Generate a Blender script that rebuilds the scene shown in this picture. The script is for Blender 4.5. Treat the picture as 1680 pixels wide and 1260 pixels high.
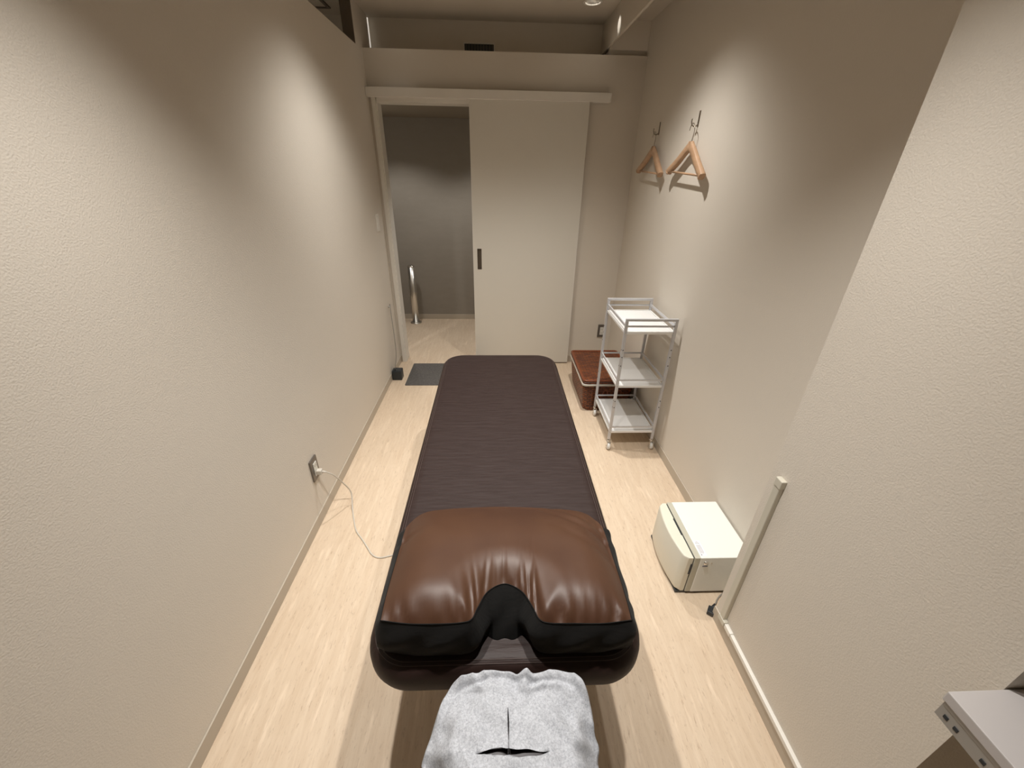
import bpy, bmesh, math, random
from mathutils import Vector, Matrix, noise as mnoise
random.seed(4)
for o in list(bpy.data.objects): bpy.data.objects.remove(o)
S = bpy.context.scene
C = S.collection
R = math.radians

# ------------------------------------------------------------ camera, world, lights, exposure
CAM_H = 1.6
pitch, yaw, roll = R(27.903), R(2.5487), R(1.0573)
fw = Vector((math.sin(yaw)*math.cos(pitch), math.cos(yaw)*math.cos(pitch), -math.sin(pitch)))
rt = Vector((math.cos(yaw), -math.sin(yaw), 0)); up = rt.cross(fw)
r2 = math.cos(roll)*rt + math.sin(roll)*up; u2 = -math.sin(roll)*rt + math.cos(roll)*up
cd = bpy.data.cameras.new('camera'); cam = bpy.data.objects.new('camera', cd); C.objects.link(cam)
cam.matrix_world = Matrix(((r2.x, u2.x, -fw.x, 0), (r2.y, u2.y, -fw.y, 0), (r2.z, u2.z, -fw.z, CAM_H), (0, 0, 0, 1)))
cd.sensor_width = 36; cd.lens = 658.76/1680*36; cd.clip_start = .02
S.camera = cam
S.view_settings.view_transform = 'Standard'; S.view_settings.look = 'None'
S.view_settings.gamma = 1; S.view_settings.use_curve_mapping = False
S.view_settings.exposure = 0.0
w = bpy.data.worlds.new('world'); S.world = w; w.use_nodes = True
w.node_tree.nodes['Background'].inputs[0].default_value = (1, .9, .78, 1)
w.node_tree.nodes['Background'].inputs[1].default_value = .005

CEIL = 2.54
WARM = (1.0, .965, .915)
def spot(name, loc, power, size, blend=.35, radius=.03, aim=None, col=WARM, n=0):
    l = bpy.data.lights.new(name, 'SPOT'); l.energy = power; l.spot_size = R(size); l.spot_blend = blend
    l.shadow_soft_size = radius; l.color = col
    o = bpy.data.objects.new(name, l); C.objects.link(o); o.location = loc
    if n:   # narrow-beam reflector: intensity falls as cos^n away from the axis
        l.use_nodes = True; N = l.node_tree.nodes; L = l.node_tree.links
        tc = N.new('ShaderNodeTexCoord'); sp = N.new('ShaderNodeSeparateXYZ'); ab = N.new('ShaderNodeMath'); ab.operation = 'ABSOLUTE'
        pw = N.new('ShaderNodeMath'); pw.operation = 'POWER'; pw.inputs[1].default_value = n
        L.new(tc.outputs['Normal'], sp.inputs[0]); L.new(sp.outputs[2], ab.inputs[0]); L.new(ab.outputs[0], pw.inputs[0])
        L.new(pw.outputs[0], N['Emission'].inputs['Strength'])
    if aim: o.rotation_euler = (Vector(aim)-Vector(loc)).to_track_quat('-Z', 'Y').to_euler()
    return o
LAMPS_A = [(-.34, 2.30), (.50, 2.30)]
LAMPS_B = [(-.33, .86), (.29, .86)]
for x, y in LAMPS_A: spot('spot_lamp', (x, y, CEIL-.012), 122, 114, .60, .022, n=5)
for x, y in LAMPS_B: spot('spot_lamp', (x, y, CEIL-.012), 126, 93, .85, .022, n=1.9)
spot('spot_lamp', (.60, 3.30, CEIL-.012), 2.2, 22, .5, .008, (.775, 3.25, 2.425))
for x in (-1.0, .1): spot('spot_lamp', (x, 4.02, 2.045), 34, 128, .5, .03)
spot('spot_lamp', (-1.5, 2.6, CEIL-.02), 26, 130, .4, .03)  # unseen lamp next door, added to brighten its ceiling above the partition

# ------------------------------------------------------------ materials
def mat(name, col, rough=.6, metal=0, spec=.5, noise=None, bump=None, emit=None, trans=None, coat=0, sheen=0):
    """noise=(scale(3), col2, detail, lo, hi); bump=(scale(3), strength, distance, detail)"""
    m = bpy.data.materials.new(name); m.use_nodes = True
    N = m.node_tree.nodes; L = m.node_tree.links; b = N['Principled BSDF']
    b.inputs['Base Color'].default_value = (*col, 1); b.inputs['Roughness'].default_value = rough
    b.inputs['Metallic'].default_value = metal; b.inputs['Specular IOR Level'].default_value = spec
    b.inputs['Coat Weight'].default_value = coat; b.inputs['Sheen Weight'].default_value = sheen
    tc = N.new('ShaderNodeTexCoord')
    def mapped(sc):
        mp = N.new('ShaderNodeMapping'); mp.inputs['Scale'].default_value = sc
        L.new(tc.outputs['Object'], mp.inputs['Vector']); return mp.outputs[0]
    if noise:
        sc, c2, det, lo, hi = noise
        n = N.new('ShaderNodeTexNoise'); n.inputs['Scale'].default_value = 1; n.inputs['Detail'].default_value = det
        L.new(mapped(sc), n.inputs['Vector'])
        r = N.new('ShaderNodeMapRange'); r.inputs[1].default_value = lo; r.inputs[2].default_value = hi
        L.new(n.outputs['Fac'], r.inputs[0])
        mx = N.new('ShaderNodeMix'); mx.data_type = 'RGBA'
        mx.inputs[6].default_value = (*col, 1); mx.inputs[7].default_value = (*c2, 1)
        L.new(r.outputs[0], mx.inputs[0]); L.new(mx.outputs[2], b.inputs['Base Color'])
    if bump:
        sc, st, dist, det = bump
        n = N.new('ShaderNodeTexNoise'); n.inputs['Scale'].default_value = 1; n.inputs['Detail'].default_value = det
        L.new(mapped(sc), n.inputs['Vector'])
        bp = N.new('ShaderNodeBump'); bp.inputs['Strength'].default_value = st; bp.inputs['Distance'].default_value = dist
        L.new(n.outputs['Fac'], bp.inputs['Height']); L.new(bp.outputs[0], b.inputs['Normal'])
    if emit:
        b.inputs['Emission Color'].default_value = (*emit[0], 1); b.inputs['Emission Strength'].default_value = emit[1]
    if trans: b.inputs['Transmission Weight'].default_value = trans
    return m

WALLC = (.70, .645, .565)
M = {}
M['wall'] = mat('wallpaper', WALLC, .75, spec=.25, bump=((230,)*3, .55, .0017, 2.5))
M['wall_plain'] = mat('wallpaper_fine', WALLC, .75, spec=.25, bump=((240,)*3, .25, .0015, 2))
M['ceiling'] = mat('ceiling_paint', (.62, .565, .485), .85, spec=.2, bump=((150,)*3, .1, .001, 2))
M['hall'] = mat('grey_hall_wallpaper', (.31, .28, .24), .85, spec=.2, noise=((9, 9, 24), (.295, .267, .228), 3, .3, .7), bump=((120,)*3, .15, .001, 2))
M['recess'] = mat('recess_paint', (.80, .735, .64), .8, spec=.2)  # wall colour lightened to offset the weak light reaching the recess
M['hallceil'] = mat('hall_ceiling_paint', (.26, .225, .18), .85, spec=.2)  # colour darkened to stand for shade on the unlit hall ceiling
M['base'] = mat('beige_vinyl_baseboard', (.50, .44, .36), .5)
M['white'] = mat('white_paint', (.80, .77, .71), .45)
M['door'] = mat('door_laminate', (.72, .69, .62), .5, bump=((300, 300, 60), .05, .001, 2))
M['darkmetal'] = mat('bronze_metal', (.17, .14, .11), .4, .6)
M['chrome'] = mat('chrome', (.82, .80, .77), .16, 1)
M['steel'] = mat('brushed_steel', (.78, .76, .72), .28, 1, bump=((30, 30, 900), .03, .001, 1))
M['trolley'] = mat('silver_painted_steel', (.58, .58, .60), .35, .2)
M['tray'] = mat('white_tray', (.86, .86, .85), .35)
M['black'] = mat('black_plastic', (.025, .03, .035), .4)
M['blackfab'] = mat('black_stretch_fabric', (.008, .0075, .007), .85, sheen=.03, spec=.2, bump=((50, 220, 50), .25, .003, 2))
M['leather'] = mat('brown_leather', (.068, .028, .012), .50, spec=.5, noise=((6, 6, 6), (.056, .022, .010), 3, .35, .65), bump=((420,)*3, .12, .0006, 3))
M['vinyl'] = mat('dark_brown_vinyl', (.019, .0085, .0065), .55, spec=.30, noise=((9, 70, 9), (.026, .014, .012), 4, .35, .65), bump=((14, 75, 20), .38, .004, 5))
M['vinylplain'] = mat('dark_brown_vinyl_side', (.032, .016, .013), .5, spec=.45, bump=((300,)*3, .1, .001, 2))
M['thread'] = mat('dark_thread', (.06, .04, .035), .7)
M['mat'] = mat('grey_carpet', (.16, .15, .14), .95, spec=.1, noise=((260,)*3, (.075, .07, .068), 3, .35, .65), bump=((300,)*3, .8, .004, 2))
M['wood'] = mat('beech_wood', (.52, .33, .20), .42, noise=((60, 8, 60), (.42, .26, .155), 4, .3, .7))
M['wire'] = mat('hook_metal', (.30, .26, .21), .35, .9)
M['bodywhite'] = mat('warmer_white_steel', (.82, .83, .79), .35)
M['bezel'] = mat('warmer_beige_plastic', (.52, .50, .41), .45)
M['warmdoor'] = mat('warmer_door_plastic', (.76, .73, .62), .32)
M['sticker'] = mat('sticker_white', (.88, .88, .9), .4)
M['ink'] = mat('grey_ink', (.25, .25, .30), .6)
M['cable'] = mat('white_cable', (.60, .56, .49), .5)
M['greycable'] = mat('grey_cable', (.28, .26, .23), .5)
M['duct'] = mat('beige_cable_duct', (.60, .57, .48), .4)
M['shelf'] = mat('white_melamine', (.52, .49, .48), .5, bump=((200,)*3, .05, .001, 2))
M['slotted'] = mat('grey_slotted_steel', (.40, .38, .35), .4, .3)
M['glow'] = mat('lit_diffuser', (.9, .9, .9), .4, emit=((1, .93, .82), 20))
M['led'] = mat('led_strip', (.9, .9, .9), .4, emit=((1, .93, .82), .5))  # glow put into the surface for a lit gap, not a lamp
M['castor'] = mat('translucent_wheel', (.74, .73, .70), .35)
M['plate'] = mat('grey_brown_plate', (.17, .15, .13), .35, .5)
M['socket'] = mat('white_socket', (.72, .70, .64), .4)
M['cushion'] = mat('plum_black_vinyl', (.02, .014, .018), .5)

def floor_mat():
    m = bpy.data.materials.new('travertine_vinyl_floor'); m.use_nodes = True
    N = m.node_tree.nodes; L = m.node_tree.links; b = N['Principled BSDF']
    tc = N.new('ShaderNodeTexCoord')
    def noise(sc, det, rough=.6, dist=0):
        mp = N.new('ShaderNodeMapping'); mp.inputs['Scale'].default_value = sc
        L.new(tc.outputs['Object'], mp.inputs['Vector'])
        n = N.new('ShaderNodeTexNoise'); n.inputs['Scale'].default_value = 1; n.inputs['Detail'].default_value = det
        n.inputs['Roughness'].default_value = rough; n.inputs['Distortion'].default_value = dist
        L.new(mp.outputs[0], n.inputs['Vector']); return n.outputs['Fac']
    def rng(s, a, b_):
        r = N.new('ShaderNodeMapRange'); r.inputs[1].default_value = a; r.inputs[2].default_value = b_
        L.new(s, r.inputs[0]); return r.outputs[0]
    def mix(f, a, c):
        mx = N.new('ShaderNodeMix'); mx.data_type = 'RGBA'; L.new(f, mx.inputs[0])
        for i, v in ((6, a), (7, c)):
            if isinstance(v, tuple): mx.inputs[i].default_value = (*v, 1)
            else: L.new(v, mx.inputs[i])
        return mx.outputs[2]
    base = mix(rng(noise((48, 4.5, 1), 6, .65, .8), .36, .66), (.69, .56, .42), (.62, .485, .35))
    fleck = mix(rng(noise((120, 26, 1), 5, .8, .5), .56, .72), base, (.42, .30, .21))
    pale = mix(rng(noise((40, 5, 1), 4), .58, .72), fleck, (.77, .63, .48))
    L.new(pale, b.inputs['Base Color']); b.inputs['Roughness'].default_value = .5
    b.inputs['Specular IOR Level'].default_value = .35
    return m
M['floor'] = floor_mat()

def weave_mat():
    m = bpy.data.materials.new('brown_wicker'); m.use_nodes = True
    N = m.node_tree.nodes; L = m.node_tree.links; b = N['Principled BSDF']
    tc = N.new('ShaderNodeTexCoord'); mp = N.new('ShaderNodeMapping'); mp.inputs['Rotation'].default_value = (.0, 0, 0)
    L.new(tc.outputs['UV'], mp.inputs['Vector'])
    br = N.new('ShaderNodeTexBrick'); L.new(mp.outputs[0], br.inputs['Vector'])
    br.inputs['Scale'].default_value = 1; br.inputs['Brick Width'].default_value = .046; br.inputs['Row Height'].default_value = .017
    br.inputs['Mortar Size'].default_value = .0040; br.inputs['Mortar Smooth'].default_value = .8
    br.inputs['Color1'].default_value = (.27, .070, .012, 1); br.inputs['Color2'].default_value = (.11, .022, .005, 1)
    br.inputs['Mortar'].default_value = (.022, .006, .003, 1)
    L.new(br.outputs['Color'], b.inputs['Base Color']); b.inputs['Roughness'].default_value = .4
    bp = N.new('ShaderNodeBump'); bp.inputs['Strength'].default_value = .8; bp.inputs['Distance'].default_value = .004; bp.invert = True
    L.new(br.outputs['Fac'], bp.inputs['Height']); L.new(bp.outputs[0], b.inputs['Normal'])
    return m
M['wicker'] = weave_mat()
M['wickeredge'] = mat('wicker_edge', (.20, .05, .015), .4, bump=((20, 20, 200), .5, .003, 2))

def paper_mat():
    m = bpy.data.materials.new('nonwoven_paper'); m.use_nodes = True
    N = m.node_tree.nodes; L = m.node_tree.links; b = N['Principled BSDF']
    tc = N.new('ShaderNodeTexCoord')
    n = N.new('ShaderNodeTexNoise'); n.inputs['Scale'].default_value = 230; n.inputs['Detail'].default_value = 6; n.inputs['Roughness'].default_value = .75
    n.inputs['Distortion'].default_value = .6
    L.new(tc.outputs['Object'], n.inputs['Vector'])
    r = N.new('ShaderNodeMapRange'); r.inputs[1].default_value = .38; r.inputs[2].default_value = .62
    L.new(n.outputs['Fac'], r.inputs[0])
    mx = N.new('ShaderNodeMix'); mx.data_type = 'RGBA'
    mx.inputs[6].default_value = (.31, .32, .345, 1); mx.inputs[7].default_value = (.50, .515, .55, 1)
    L.new(r.outputs[0], mx.inputs[0]); L.new(mx.outputs[2], b.inputs['Base Color'])
    b.inputs['Roughness'].default_value = .8; b.inputs['Specular IOR Level'].default_value = .2
    bp = N.new('ShaderNodeBump'); bp.inputs['Strength'].default_value = .25; bp.inputs['Distance'].default_value = .002
    L.new(n.outputs['Fac'], bp.inputs['Height']); L.new(bp.outputs[0], b.inputs['Normal'])
    return m
M['paper'] = paper_mat()

# ------------------------------------------------------------ mesh helpers
def nb(): return bmesh.new()
def box(b, x0, x1, y0, y1, z0, z1, bev=0):
    vs = [b.verts.new(p) for p in ((x0,y0,z0),(x1,y0,z0),(x1,y1,z0),(x0,y1,z0),(x0,y0,z1),(x1,y0,z1),(x1,y1,z1),(x0,y1,z1))]
    fs = [b.faces.new([vs[i] for i in f]) for f in ((0,3,2,1),(4,5,6,7),(0,1,5,4),(1,2,6,5),(2,3,7,6),(3,0,4,7))]
    if bev:
        es = list({e for f in fs for e in f.edges})
        bmesh.ops.bevel(b, geom=es, offset=bev, segments=2, affect='EDGES', profile=.6)
def tube(b, pts, r, seg=8, caps=True):
    pts = [Vector(p) for p in pts]; rings = []; n = len(pts); prev = None
    for i, p in enumerate(pts):
        t = (pts[min(i+1, n-1)]-pts[max(i-1, 0)]).normalized()
        if prev is None:
            a = Vector((0, 0, 1)) if abs(t.z) < .9 else Vector((1, 0, 0)); u = t.cross(a).normalized()
        else: u = (prev - t*prev.dot(t)).normalized()
        prev = u; v = t.cross(u)
        rr = r[i] if isinstance(r, (list, tuple)) else r
        rings.append([b.verts.new(p + rr*(math.cos(2*math.pi*k/seg)*u + math.sin(2*math.pi*k/seg)*v)) for k in range(seg)])
    for i in range(n-1):
        for k in range(seg):
            f = b.faces.new((rings[i][k], rings[i][(k+1) % seg], rings[i+1][(k+1) % seg], rings[i+1][k])); f.smooth = True
    if caps: b.faces.new(rings[0][::-1]); b.faces.new(rings[-1])
def smoothpts(pts, n=8):
    P = [Vector(p) for p in pts]; P = [2*P[0]-P[1]] + P + [2*P[-1]-P[-2]]; out = []
    for i in range(1, len(P)-2):
        for k in range(n):
            t = k/n; a, b_, c, d = P[i-1:i+3]
            out.append(.5*((2*b_)+(-a+c)*t+(2*a-5*b_+4*c-d)*t*t+(-a+3*b_-3*c+d)*t**3))
    out.append(P[-2]); return out
def lathe(b, prof, cx, cy, seg=32, axis='z', c3=0, caps=True):
    rings = []
    for r, h in prof:
        ring = []
        for k in range(seg):
            a = 2*math.pi*k/seg; u, v = r*math.cos(a), r*math.sin(a)
            p = (cx+u, cy+v, c3+h) if axis == 'z' else (c3+h, cx+u, cy+v) if axis == 'x' else (cx+u, c3+h, cy+v)
            ring.append(b.verts.new(p))
        rings.append(ring)
    for i in range(len(rings)-1):
        for k in range(seg):
            f = b.faces.new((rings[i][k], rings[i][(k+1) % seg], rings[i+1][(k+1) % seg], rings[i+1][k])); f.smooth = True
    for ring, rr in ((rings[0], prof[0][0]), (rings[-1], prof[-1][0])):
        if caps and rr > 1e-5: b.faces.new(ring)
def rrect(x0, x1, y0, y1, r, seg=8, rs=None):
    """rounded rectangle outline; rs optional radii for corners (x0y0, x1y0, x1y1, x0y1)"""
    rs = rs or (r,)*4; pts = []
    for (cx, cy, a0), q in zip(((x0, y0, 180), (x1, y0, 270), (x1, y1, 0), (x0, y1, 90)), rs):
        sx = 1 if cx == x0 else -1; sy = 1 if cy == y0 else -1
        for k in range(seg+1):
            a = R(a0 + 90*k/seg); pts.append((cx+sx*q+q*math.cos(a), cy+sy*q+q*math.sin(a)))
    return pts
def slab(b, x0, x1, y0, y1, r, prof, seg=8, rs=None, smooth=True):
    """rings of a rounded rectangle at (inset, z)"""
    rings = []
    for ins, z in prof:
        q = tuple(max(v-ins, .002) for v in (rs or (r,)*4))
        rings.append([b.verts.new((x, y, z)) for x, y in rrect(x0+ins, x1-ins, y0+ins, y1-ins, 0, seg, q)])
    n = len(rings[0])
    for i in range(len(rings)-1):
        for k in range(n):
            f = b.faces.new((rings[i][k], rings[i][(k+1) % n], rings[i+1][(k+1) % n], rings[i+1][k])); f.smooth = smooth
    b.faces.new(rings[0][::-1]); b.faces.new(rings[-1])
def obj(name, b, m, parent=None, smooth=False, label=None):
    bmesh.ops.recalc_face_normals(b, faces=b.faces)
    me = bpy.data.meshes.new(name)
    if smooth:
        for f in b.faces: f.smooth = True
    b.to_mesh(me); b.free()
    me.materials.append(M[m] if isinstance(m, str) else m)
    o = bpy.data.objects.new(name, me); C.objects.link(o)
    if parent:
        o.parent = parent
        root = parent
        while root.parent: root = root.parent
        if root.type == 'EMPTY':   # geometry is written in world coordinates
            for v in me.vertices: v.co -= root.location
    if label: o['label'] = label
    return o
def thing(name, label, cat, loc=(0, 0, 0), group=None):
    o = bpy.data.objects.new(name, None); C.objects.link(o); o.location = loc; o.empty_display_size = .05
    o['label'] = label; o['category'] = cat
    if group: o['group'] = group
    return o
def tag(o, label, cat, group=None):
    o['label'] = label; o['category'] = cat
    if group: o['group'] = group
    return o
def struct(name, b, m, parent=None):
    o = obj(name, b, m, parent)
    if not parent: o['kind'] = 'structure'
    return o
def copy_thing(o, offset, label):
    r = o.copy(); C.objects.link(r); r.location = o.location + Vector(offset); r['label'] = label
    def rec(src, dst):
        for ch in src.children:
            c = ch.copy(); C.objects.link(c); c.parent = dst; rec(ch, c)
    rec(o, r); return r

# ------------------------------------------------------------ the room
XL, XR, XP = -.895, 1.053, .888
YB = 3.48
b = nb(); box(b, -2.3, 2.0, -2.9, 4.85, -.05, 0); struct('floor', b, 'floor')
# ceiling with round holes for the downlights
HOLES = LAMPS_A + LAMPS_B + [(.607, 3.30), (-.675, 3.31)]
HR = .050
def ceiling():
    b = nb(); q = .07
    xs = sorted({-2.3, 2.0} | {v for x, y in HOLES for v in (round(x-q, 4), round(x+q, 4))})
    # work row by row in bands of y
    bands = {}
    rows = []
    ys = sorted(HOLES, key=lambda h: h[1]); cur = -2.9; groups = []
    for h in ys:
        if groups and h[1]-groups[-1][0][1] < .06: groups[-1].append(h)
        else: groups.append([h])
    def quad(x0, x1, y0, y1):
        if x1-x0 < 1e-5 or y1-y0 < 1e-5: return
        b.faces.new([b.verts.new(p) for p in ((x0, y0, CEIL), (x0, y1, CEIL), (x1, y1, CEIL), (x1, y0, CEIL))])
    for g in groups:
        y0 = min(h[1] for h in g)-q; y1 = max(h[1] for h in g)+q
        quad(-2.3, 2.0, cur, y0); x = -2.3
        for h in sorted(g):
            quad(x, h[0]-q, y0, y1); x = h[0]+q
            n = 32; cir = []; sq = []
            for k in range(n):
                a = 2*math.pi*(k+.5)/n; c, s = math.cos(a), math.sin(a)
                cir.append(b.verts.new((h[0]+HR*c, h[1]+HR*s, CEIL)))
                m_ = max(abs(c), abs(s)); X = h[0]+q*c/m_; Y = h[1]+q*s/m_
                Y = y1 if Y > h[1]+q-1e-4 else y0 if Y < h[1]-q+1e-4 else Y
                sq.append(b.verts.new((X, Y, CEIL)))
            for k in range(n):
                b.faces.new((cir[k], cir[(k+1) % n], sq[(k+1) % n], sq[k]))
            for cx, cy, k in ((h[0]+q, y1, 3), (h[0]-q, y1, 11), (h[0]-q, y0, 19), (h[0]+q, y0, 27)):
                b.faces.new((sq[k], sq[k+1], b.verts.new((cx, cy, CEIL))))
        quad(x, 2.0, y0, y1); cur = y1
    quad(-2.3, 2.0, cur, 3.75)
    # upper skin closes the slab
    box(b, -2.3, 2.0, -2.9, 3.75, CEIL+.1, CEIL+.14)
    struct('ceiling', b, 'ceiling')
ceiling()
b = nb(); box(b, XL-.07, XL, -2.9, YB, 0, 2.305); box(b, XL-.07, XL, 3.33, 3.75, 2.305, CEIL); box(b, XL-.07, XL, -2.9, 1.9, 2.305, CEIL)
struct('wall_left', b, 'wall')
b = nb(); box(b, XL-.069, XL-.001, 3.326, 3.33, 2.306, CEIL-.001); box(b, XL-.069, XL-.001, 2.0, 3.326, 2.305, 2.308); struct('trim_7', b, 'darkmetal')
b = nb()
OX0, OX1, OZ = -.848, -.03, 2.03
box(b, XL-.07, OX0, YB, 3.60, 0, 2.32); box(b, OX1, 1.2, YB, 3.60, 0, 2.32); box(b, OX0, OX1, YB, 3.60, OZ, 2.32)
box(b, XL-.07, 1.2, 3.60, 3.73, 2.2, 2.32); struct('wall_back', b, 'wall_plain')
b = nb(); box(b, XL-.07, 1.2, 3.73, 3.80, 2.2, CEIL); struct('wall_back_upper', b, 'recess')
b = nb(); box(b, XR, XR+.15, .98, YB, 0, CEIL); box(b, XR, XR+.15, YB, 3.73, 2.32, CEIL); struct('wall_right', b, 'wall_plain')
b = nb(); box(b, XP, 1.30, .34, .98, 0, CEIL); box(b, 1.24, 1.30, -2.9, .34, 0, CEIL); struct('wall_right_front', b, 'wall')
b = nb(); box(b, -2.3, 2.0, -2.9, -2.8, 0, CEIL); struct('wall_front', b, 'hall')
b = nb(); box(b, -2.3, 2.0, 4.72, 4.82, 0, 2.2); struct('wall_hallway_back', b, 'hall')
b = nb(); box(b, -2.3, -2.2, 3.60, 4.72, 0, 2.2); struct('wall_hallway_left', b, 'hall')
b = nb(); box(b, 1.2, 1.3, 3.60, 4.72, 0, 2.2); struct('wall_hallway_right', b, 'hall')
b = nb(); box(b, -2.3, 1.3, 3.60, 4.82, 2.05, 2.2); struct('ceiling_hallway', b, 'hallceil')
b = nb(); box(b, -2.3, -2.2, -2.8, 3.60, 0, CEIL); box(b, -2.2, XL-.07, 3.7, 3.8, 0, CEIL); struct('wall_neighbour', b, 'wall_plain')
# bulkhead and end panel over the right-hand wall
b = nb(); box(b, .775, .79, 1.7, 3.73, 2.365, CEIL); struct('trim_1', b, 'ceiling')
b = nb(); box(b, .79, XR, 3.50, 3.54, 2.352, CEIL-.03); struct('trim_2', b, 'recess')
b = nb(); box(b, .79, XR, 3.515, 3.73, 2.32, 2.352); struct('trim_6', b, 'wall_plain')
b = nb(); box(b, .79, XR, 1.7, 3.54, CEIL-.03, CEIL); struct('trim_3', b, 'ceiling')
# baseboards
def bboard(name, x0, x1, y0, y1, m='base'):
    b = nb(); box(b, x0, x1, y0, y1, 0, .06, .0012); struct(name, b, m)
bboard('baseboard_left', XL, XL+.006, -2.8, YB)
bboard('baseboard_right', XR-.006, XR, .98, YB)
bboard('baseboard_right_front', XP-.006, XP, .34, .986)
bboard('baseboard_back', .0, XR-.006, YB-.006, YB)
bboard('baseboard_back_corner', XL+.006, -.876, YB-.006, YB)
bboard('baseboard_hallway', -2.2, 1.2, 4.714, 4.72)
# door frame
b = nb()
box(b, -.876, OX0+.002, YB-.012, YB, 0, 2.045, .002); box(b, OX0-.003, OX0+.008, YB, 3.60, 0, 2.03)
box(b, OX0+.008, OX1, YB-.012, YB+.0, 2.022, 2.045, .002); box(b, OX0+.008, OX1, YB, 3.60, 2.018, 2.03)
struct('trim_4', b, 'white')
b = nb(); box(b, XL+.001, .815, 3.412, YB-.012, 2.043, 2.097, .002)
o = struct('trim_5', b, 'white')
b = nb(); box(b, XL+.0015, XL+.012, 3.409, 3.412, 2.046, 2.094, .001); box(b, .804, .815, 3.409, 3.412, 2.046, 2.094, .001); obj('end_cap', b, 'white', o)
# sliding door with recessed pull
b = nb()
DX0, DX1, DY0, DY1, DZ0, DZ1 = -.187, .669, 3.435, 3.466, .012, 2.06
hx0, hx1, hz0, hz1 = -.153, -.118, .869, 1.035
for a in ((DX0, hx0, DZ0, DZ1), (hx1, DX1, DZ0, DZ1), (hx0, hx1, DZ0, hz0), (hx0, hx1, hz1, DZ1)):
    box(b, a[0], a[1], DY0, DY1, a[2], a[3])
door = struct('door_1', b, 'door')
b = nb(); t = .004
box(b, hx0, hx1, DY0+.012, DY0+.016, hz0, hz1)
box(b, hx0, hx0+t, DY0-.0015, DY0+.012, hz0, hz1); box(b, hx1-t, hx1, DY0-.0015, DY0+.012, hz0, hz1)
box(b, hx0+t, hx1-t, DY0-.0015, DY0+.012, hz0, hz0+t); box(b, hx0+t, hx1-t, DY0-.0015, DY0+.012, hz1-t, hz1)
obj('door_pull', b, 'darkmetal', door)
b = nb(); box(b, DX0-.0005, DX0+.003, DY0-.0006, DY1, DZ0, 2.04); box(b, DX1-.003, DX1+.0005, DY0-.0006, DY1, DZ0, 2.04); obj('edge_strip', b, 'white', door)

# ------------------------------------------------------------ downlights
def downlight(x, y, z, label, lit, r=HR):
    t = thing('downlight', label, 'ceiling light', (x, y, z), 'recessed downlights in the ceiling')
    b = nb(); lathe(b, [(r-.001, 0), (r+.010, -.0015), (r+.010, -.004), (r, -.006), (r-.004, -.004), (r-.004, 0.0)], x, y, 40, 'z', z, False)
    obj('trim_ring', b, 'white', t)
    b = nb(); n = 16
    prof = [(r-.003, .0), (r-.008, .014), (r-.018, .027), (.018, .037)]
    rings = [[b.verts.new((x+rr*math.cos(2*math.pi*(k+.5*i)/n), y+rr*math.sin(2*math.pi*(k+.5*i)/n), z+h)) for k in range(n)] for i, (rr, h) in enumerate(prof)]
    for i in range(3):
        for k in range(n):
            b.faces.new((rings[i][k], rings[i][(k+1) % n], rings[i+1][k])); b.faces.new((rings[i][(k+1) % n], rings[i+1][(k+1) % n], rings[i+1][k]))
    obj('reflector', b, 'steel', t)
    b = nb(); lathe(b, [(.0001, .029), (.012, .030), (.019, .035), (.019, .041)], x, y, 24, 'z', z)
    obj('lamp_lens', b, 'glow' if lit else 'sticker', t)
downlight(*LAMPS_A[0], CEIL, 'lit ceiling downlight above the left side of the massage bed', True)
downlight(*LAMPS_A[1], CEIL, 'lit ceiling downlight above the white trolley', True)
downlight(*LAMPS_B[0], CEIL, 'lit ceiling downlight above the left of the face pillow', True)
downlight(*LAMPS_B[1], CEIL, 'lit ceiling downlight above the right of the face pillow', True)
downlight(*HOLES[4], CEIL, 'small mirror-faceted downlight in the ceiling beside the right bulkhead', True)
downlight(*HOLES[5], CEIL, 'mirror-faceted downlight at the top edge, in the ceiling near the left wall', True)
spot('spot_lamp', (HOLES[5][0], HOLES[5][1], CEIL-.012), .6, 60, .6, .01)

# ------------------------------------------------------------ vent, hatch, light gap
t = thing('ventilation_grille', 'small dark slotted air vent low on the recessed wall above the door', 'vent', (-.118, 3.73, 2.36))
b = nb()
vx0, vx1, vz0, vz1 = -.224, -.012, 2.33, 2.410
box(b, vx0-.008, vx1+.008, 3.722, 3.73, vz1, vz1+.007); box(b, vx0-.008, vx0, 3.722, 3.73, vz0, vz1); box(b, vx1, vx1+.008, 3.722, 3.73, vz0, vz1); box(b, vx0-.008, vx1+.008, 3.722, 3.73, vz0-.008, vz0)
obj('frame', b, 'white', t)
b = nb(); box(b, vx0, vx1, 3.7275, 3.7295, vz0, vz1); obj('backing', b, 'black', t)
for k in range(10): b = nb(); x = vx0+.010+k*.0213; box(b, x, x+.003, 3.723, 3.727, vz0, vz1); obj('slat', b, 'darkmetal', t)
t = thing('access_hatch', 'dark-outlined ceiling panel seen through the gap above the left wall', 'ceiling hatch', (-1.38, 3.25, CEIL))
b = nb(); x0, x1, y0, y1 = -1.66, -1.09, 2.95, 3.56
for a in ((x0, x1, y0, y0+.02), (x0, x1, y1-.02, y1), (x0, x0+.02, y0+.02, y1-.02), (x1-.02, x1, y0+.02, y1-.02)): box(b, a[0], a[1], a[2], a[3], CEIL-.008, CEIL-.0005)
obj('frame', b, 'darkmetal', t)
b = nb(); box(b, x0+.024, x1-.024, y0+.024, y1-.024, CEIL-.004, CEIL-.0005); obj('panel', b, 'ceiling', t)
b = nb(); box(b, XL, XL+.006, 3.695, 3.705, 2.32, CEIL-.01)  # glowing strip stands in for light coming through the corner gap
tag(obj('strip_light', b, 'led'), 'thin bright vertical line of light in the upper left corner above the door', 'light')

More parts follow.
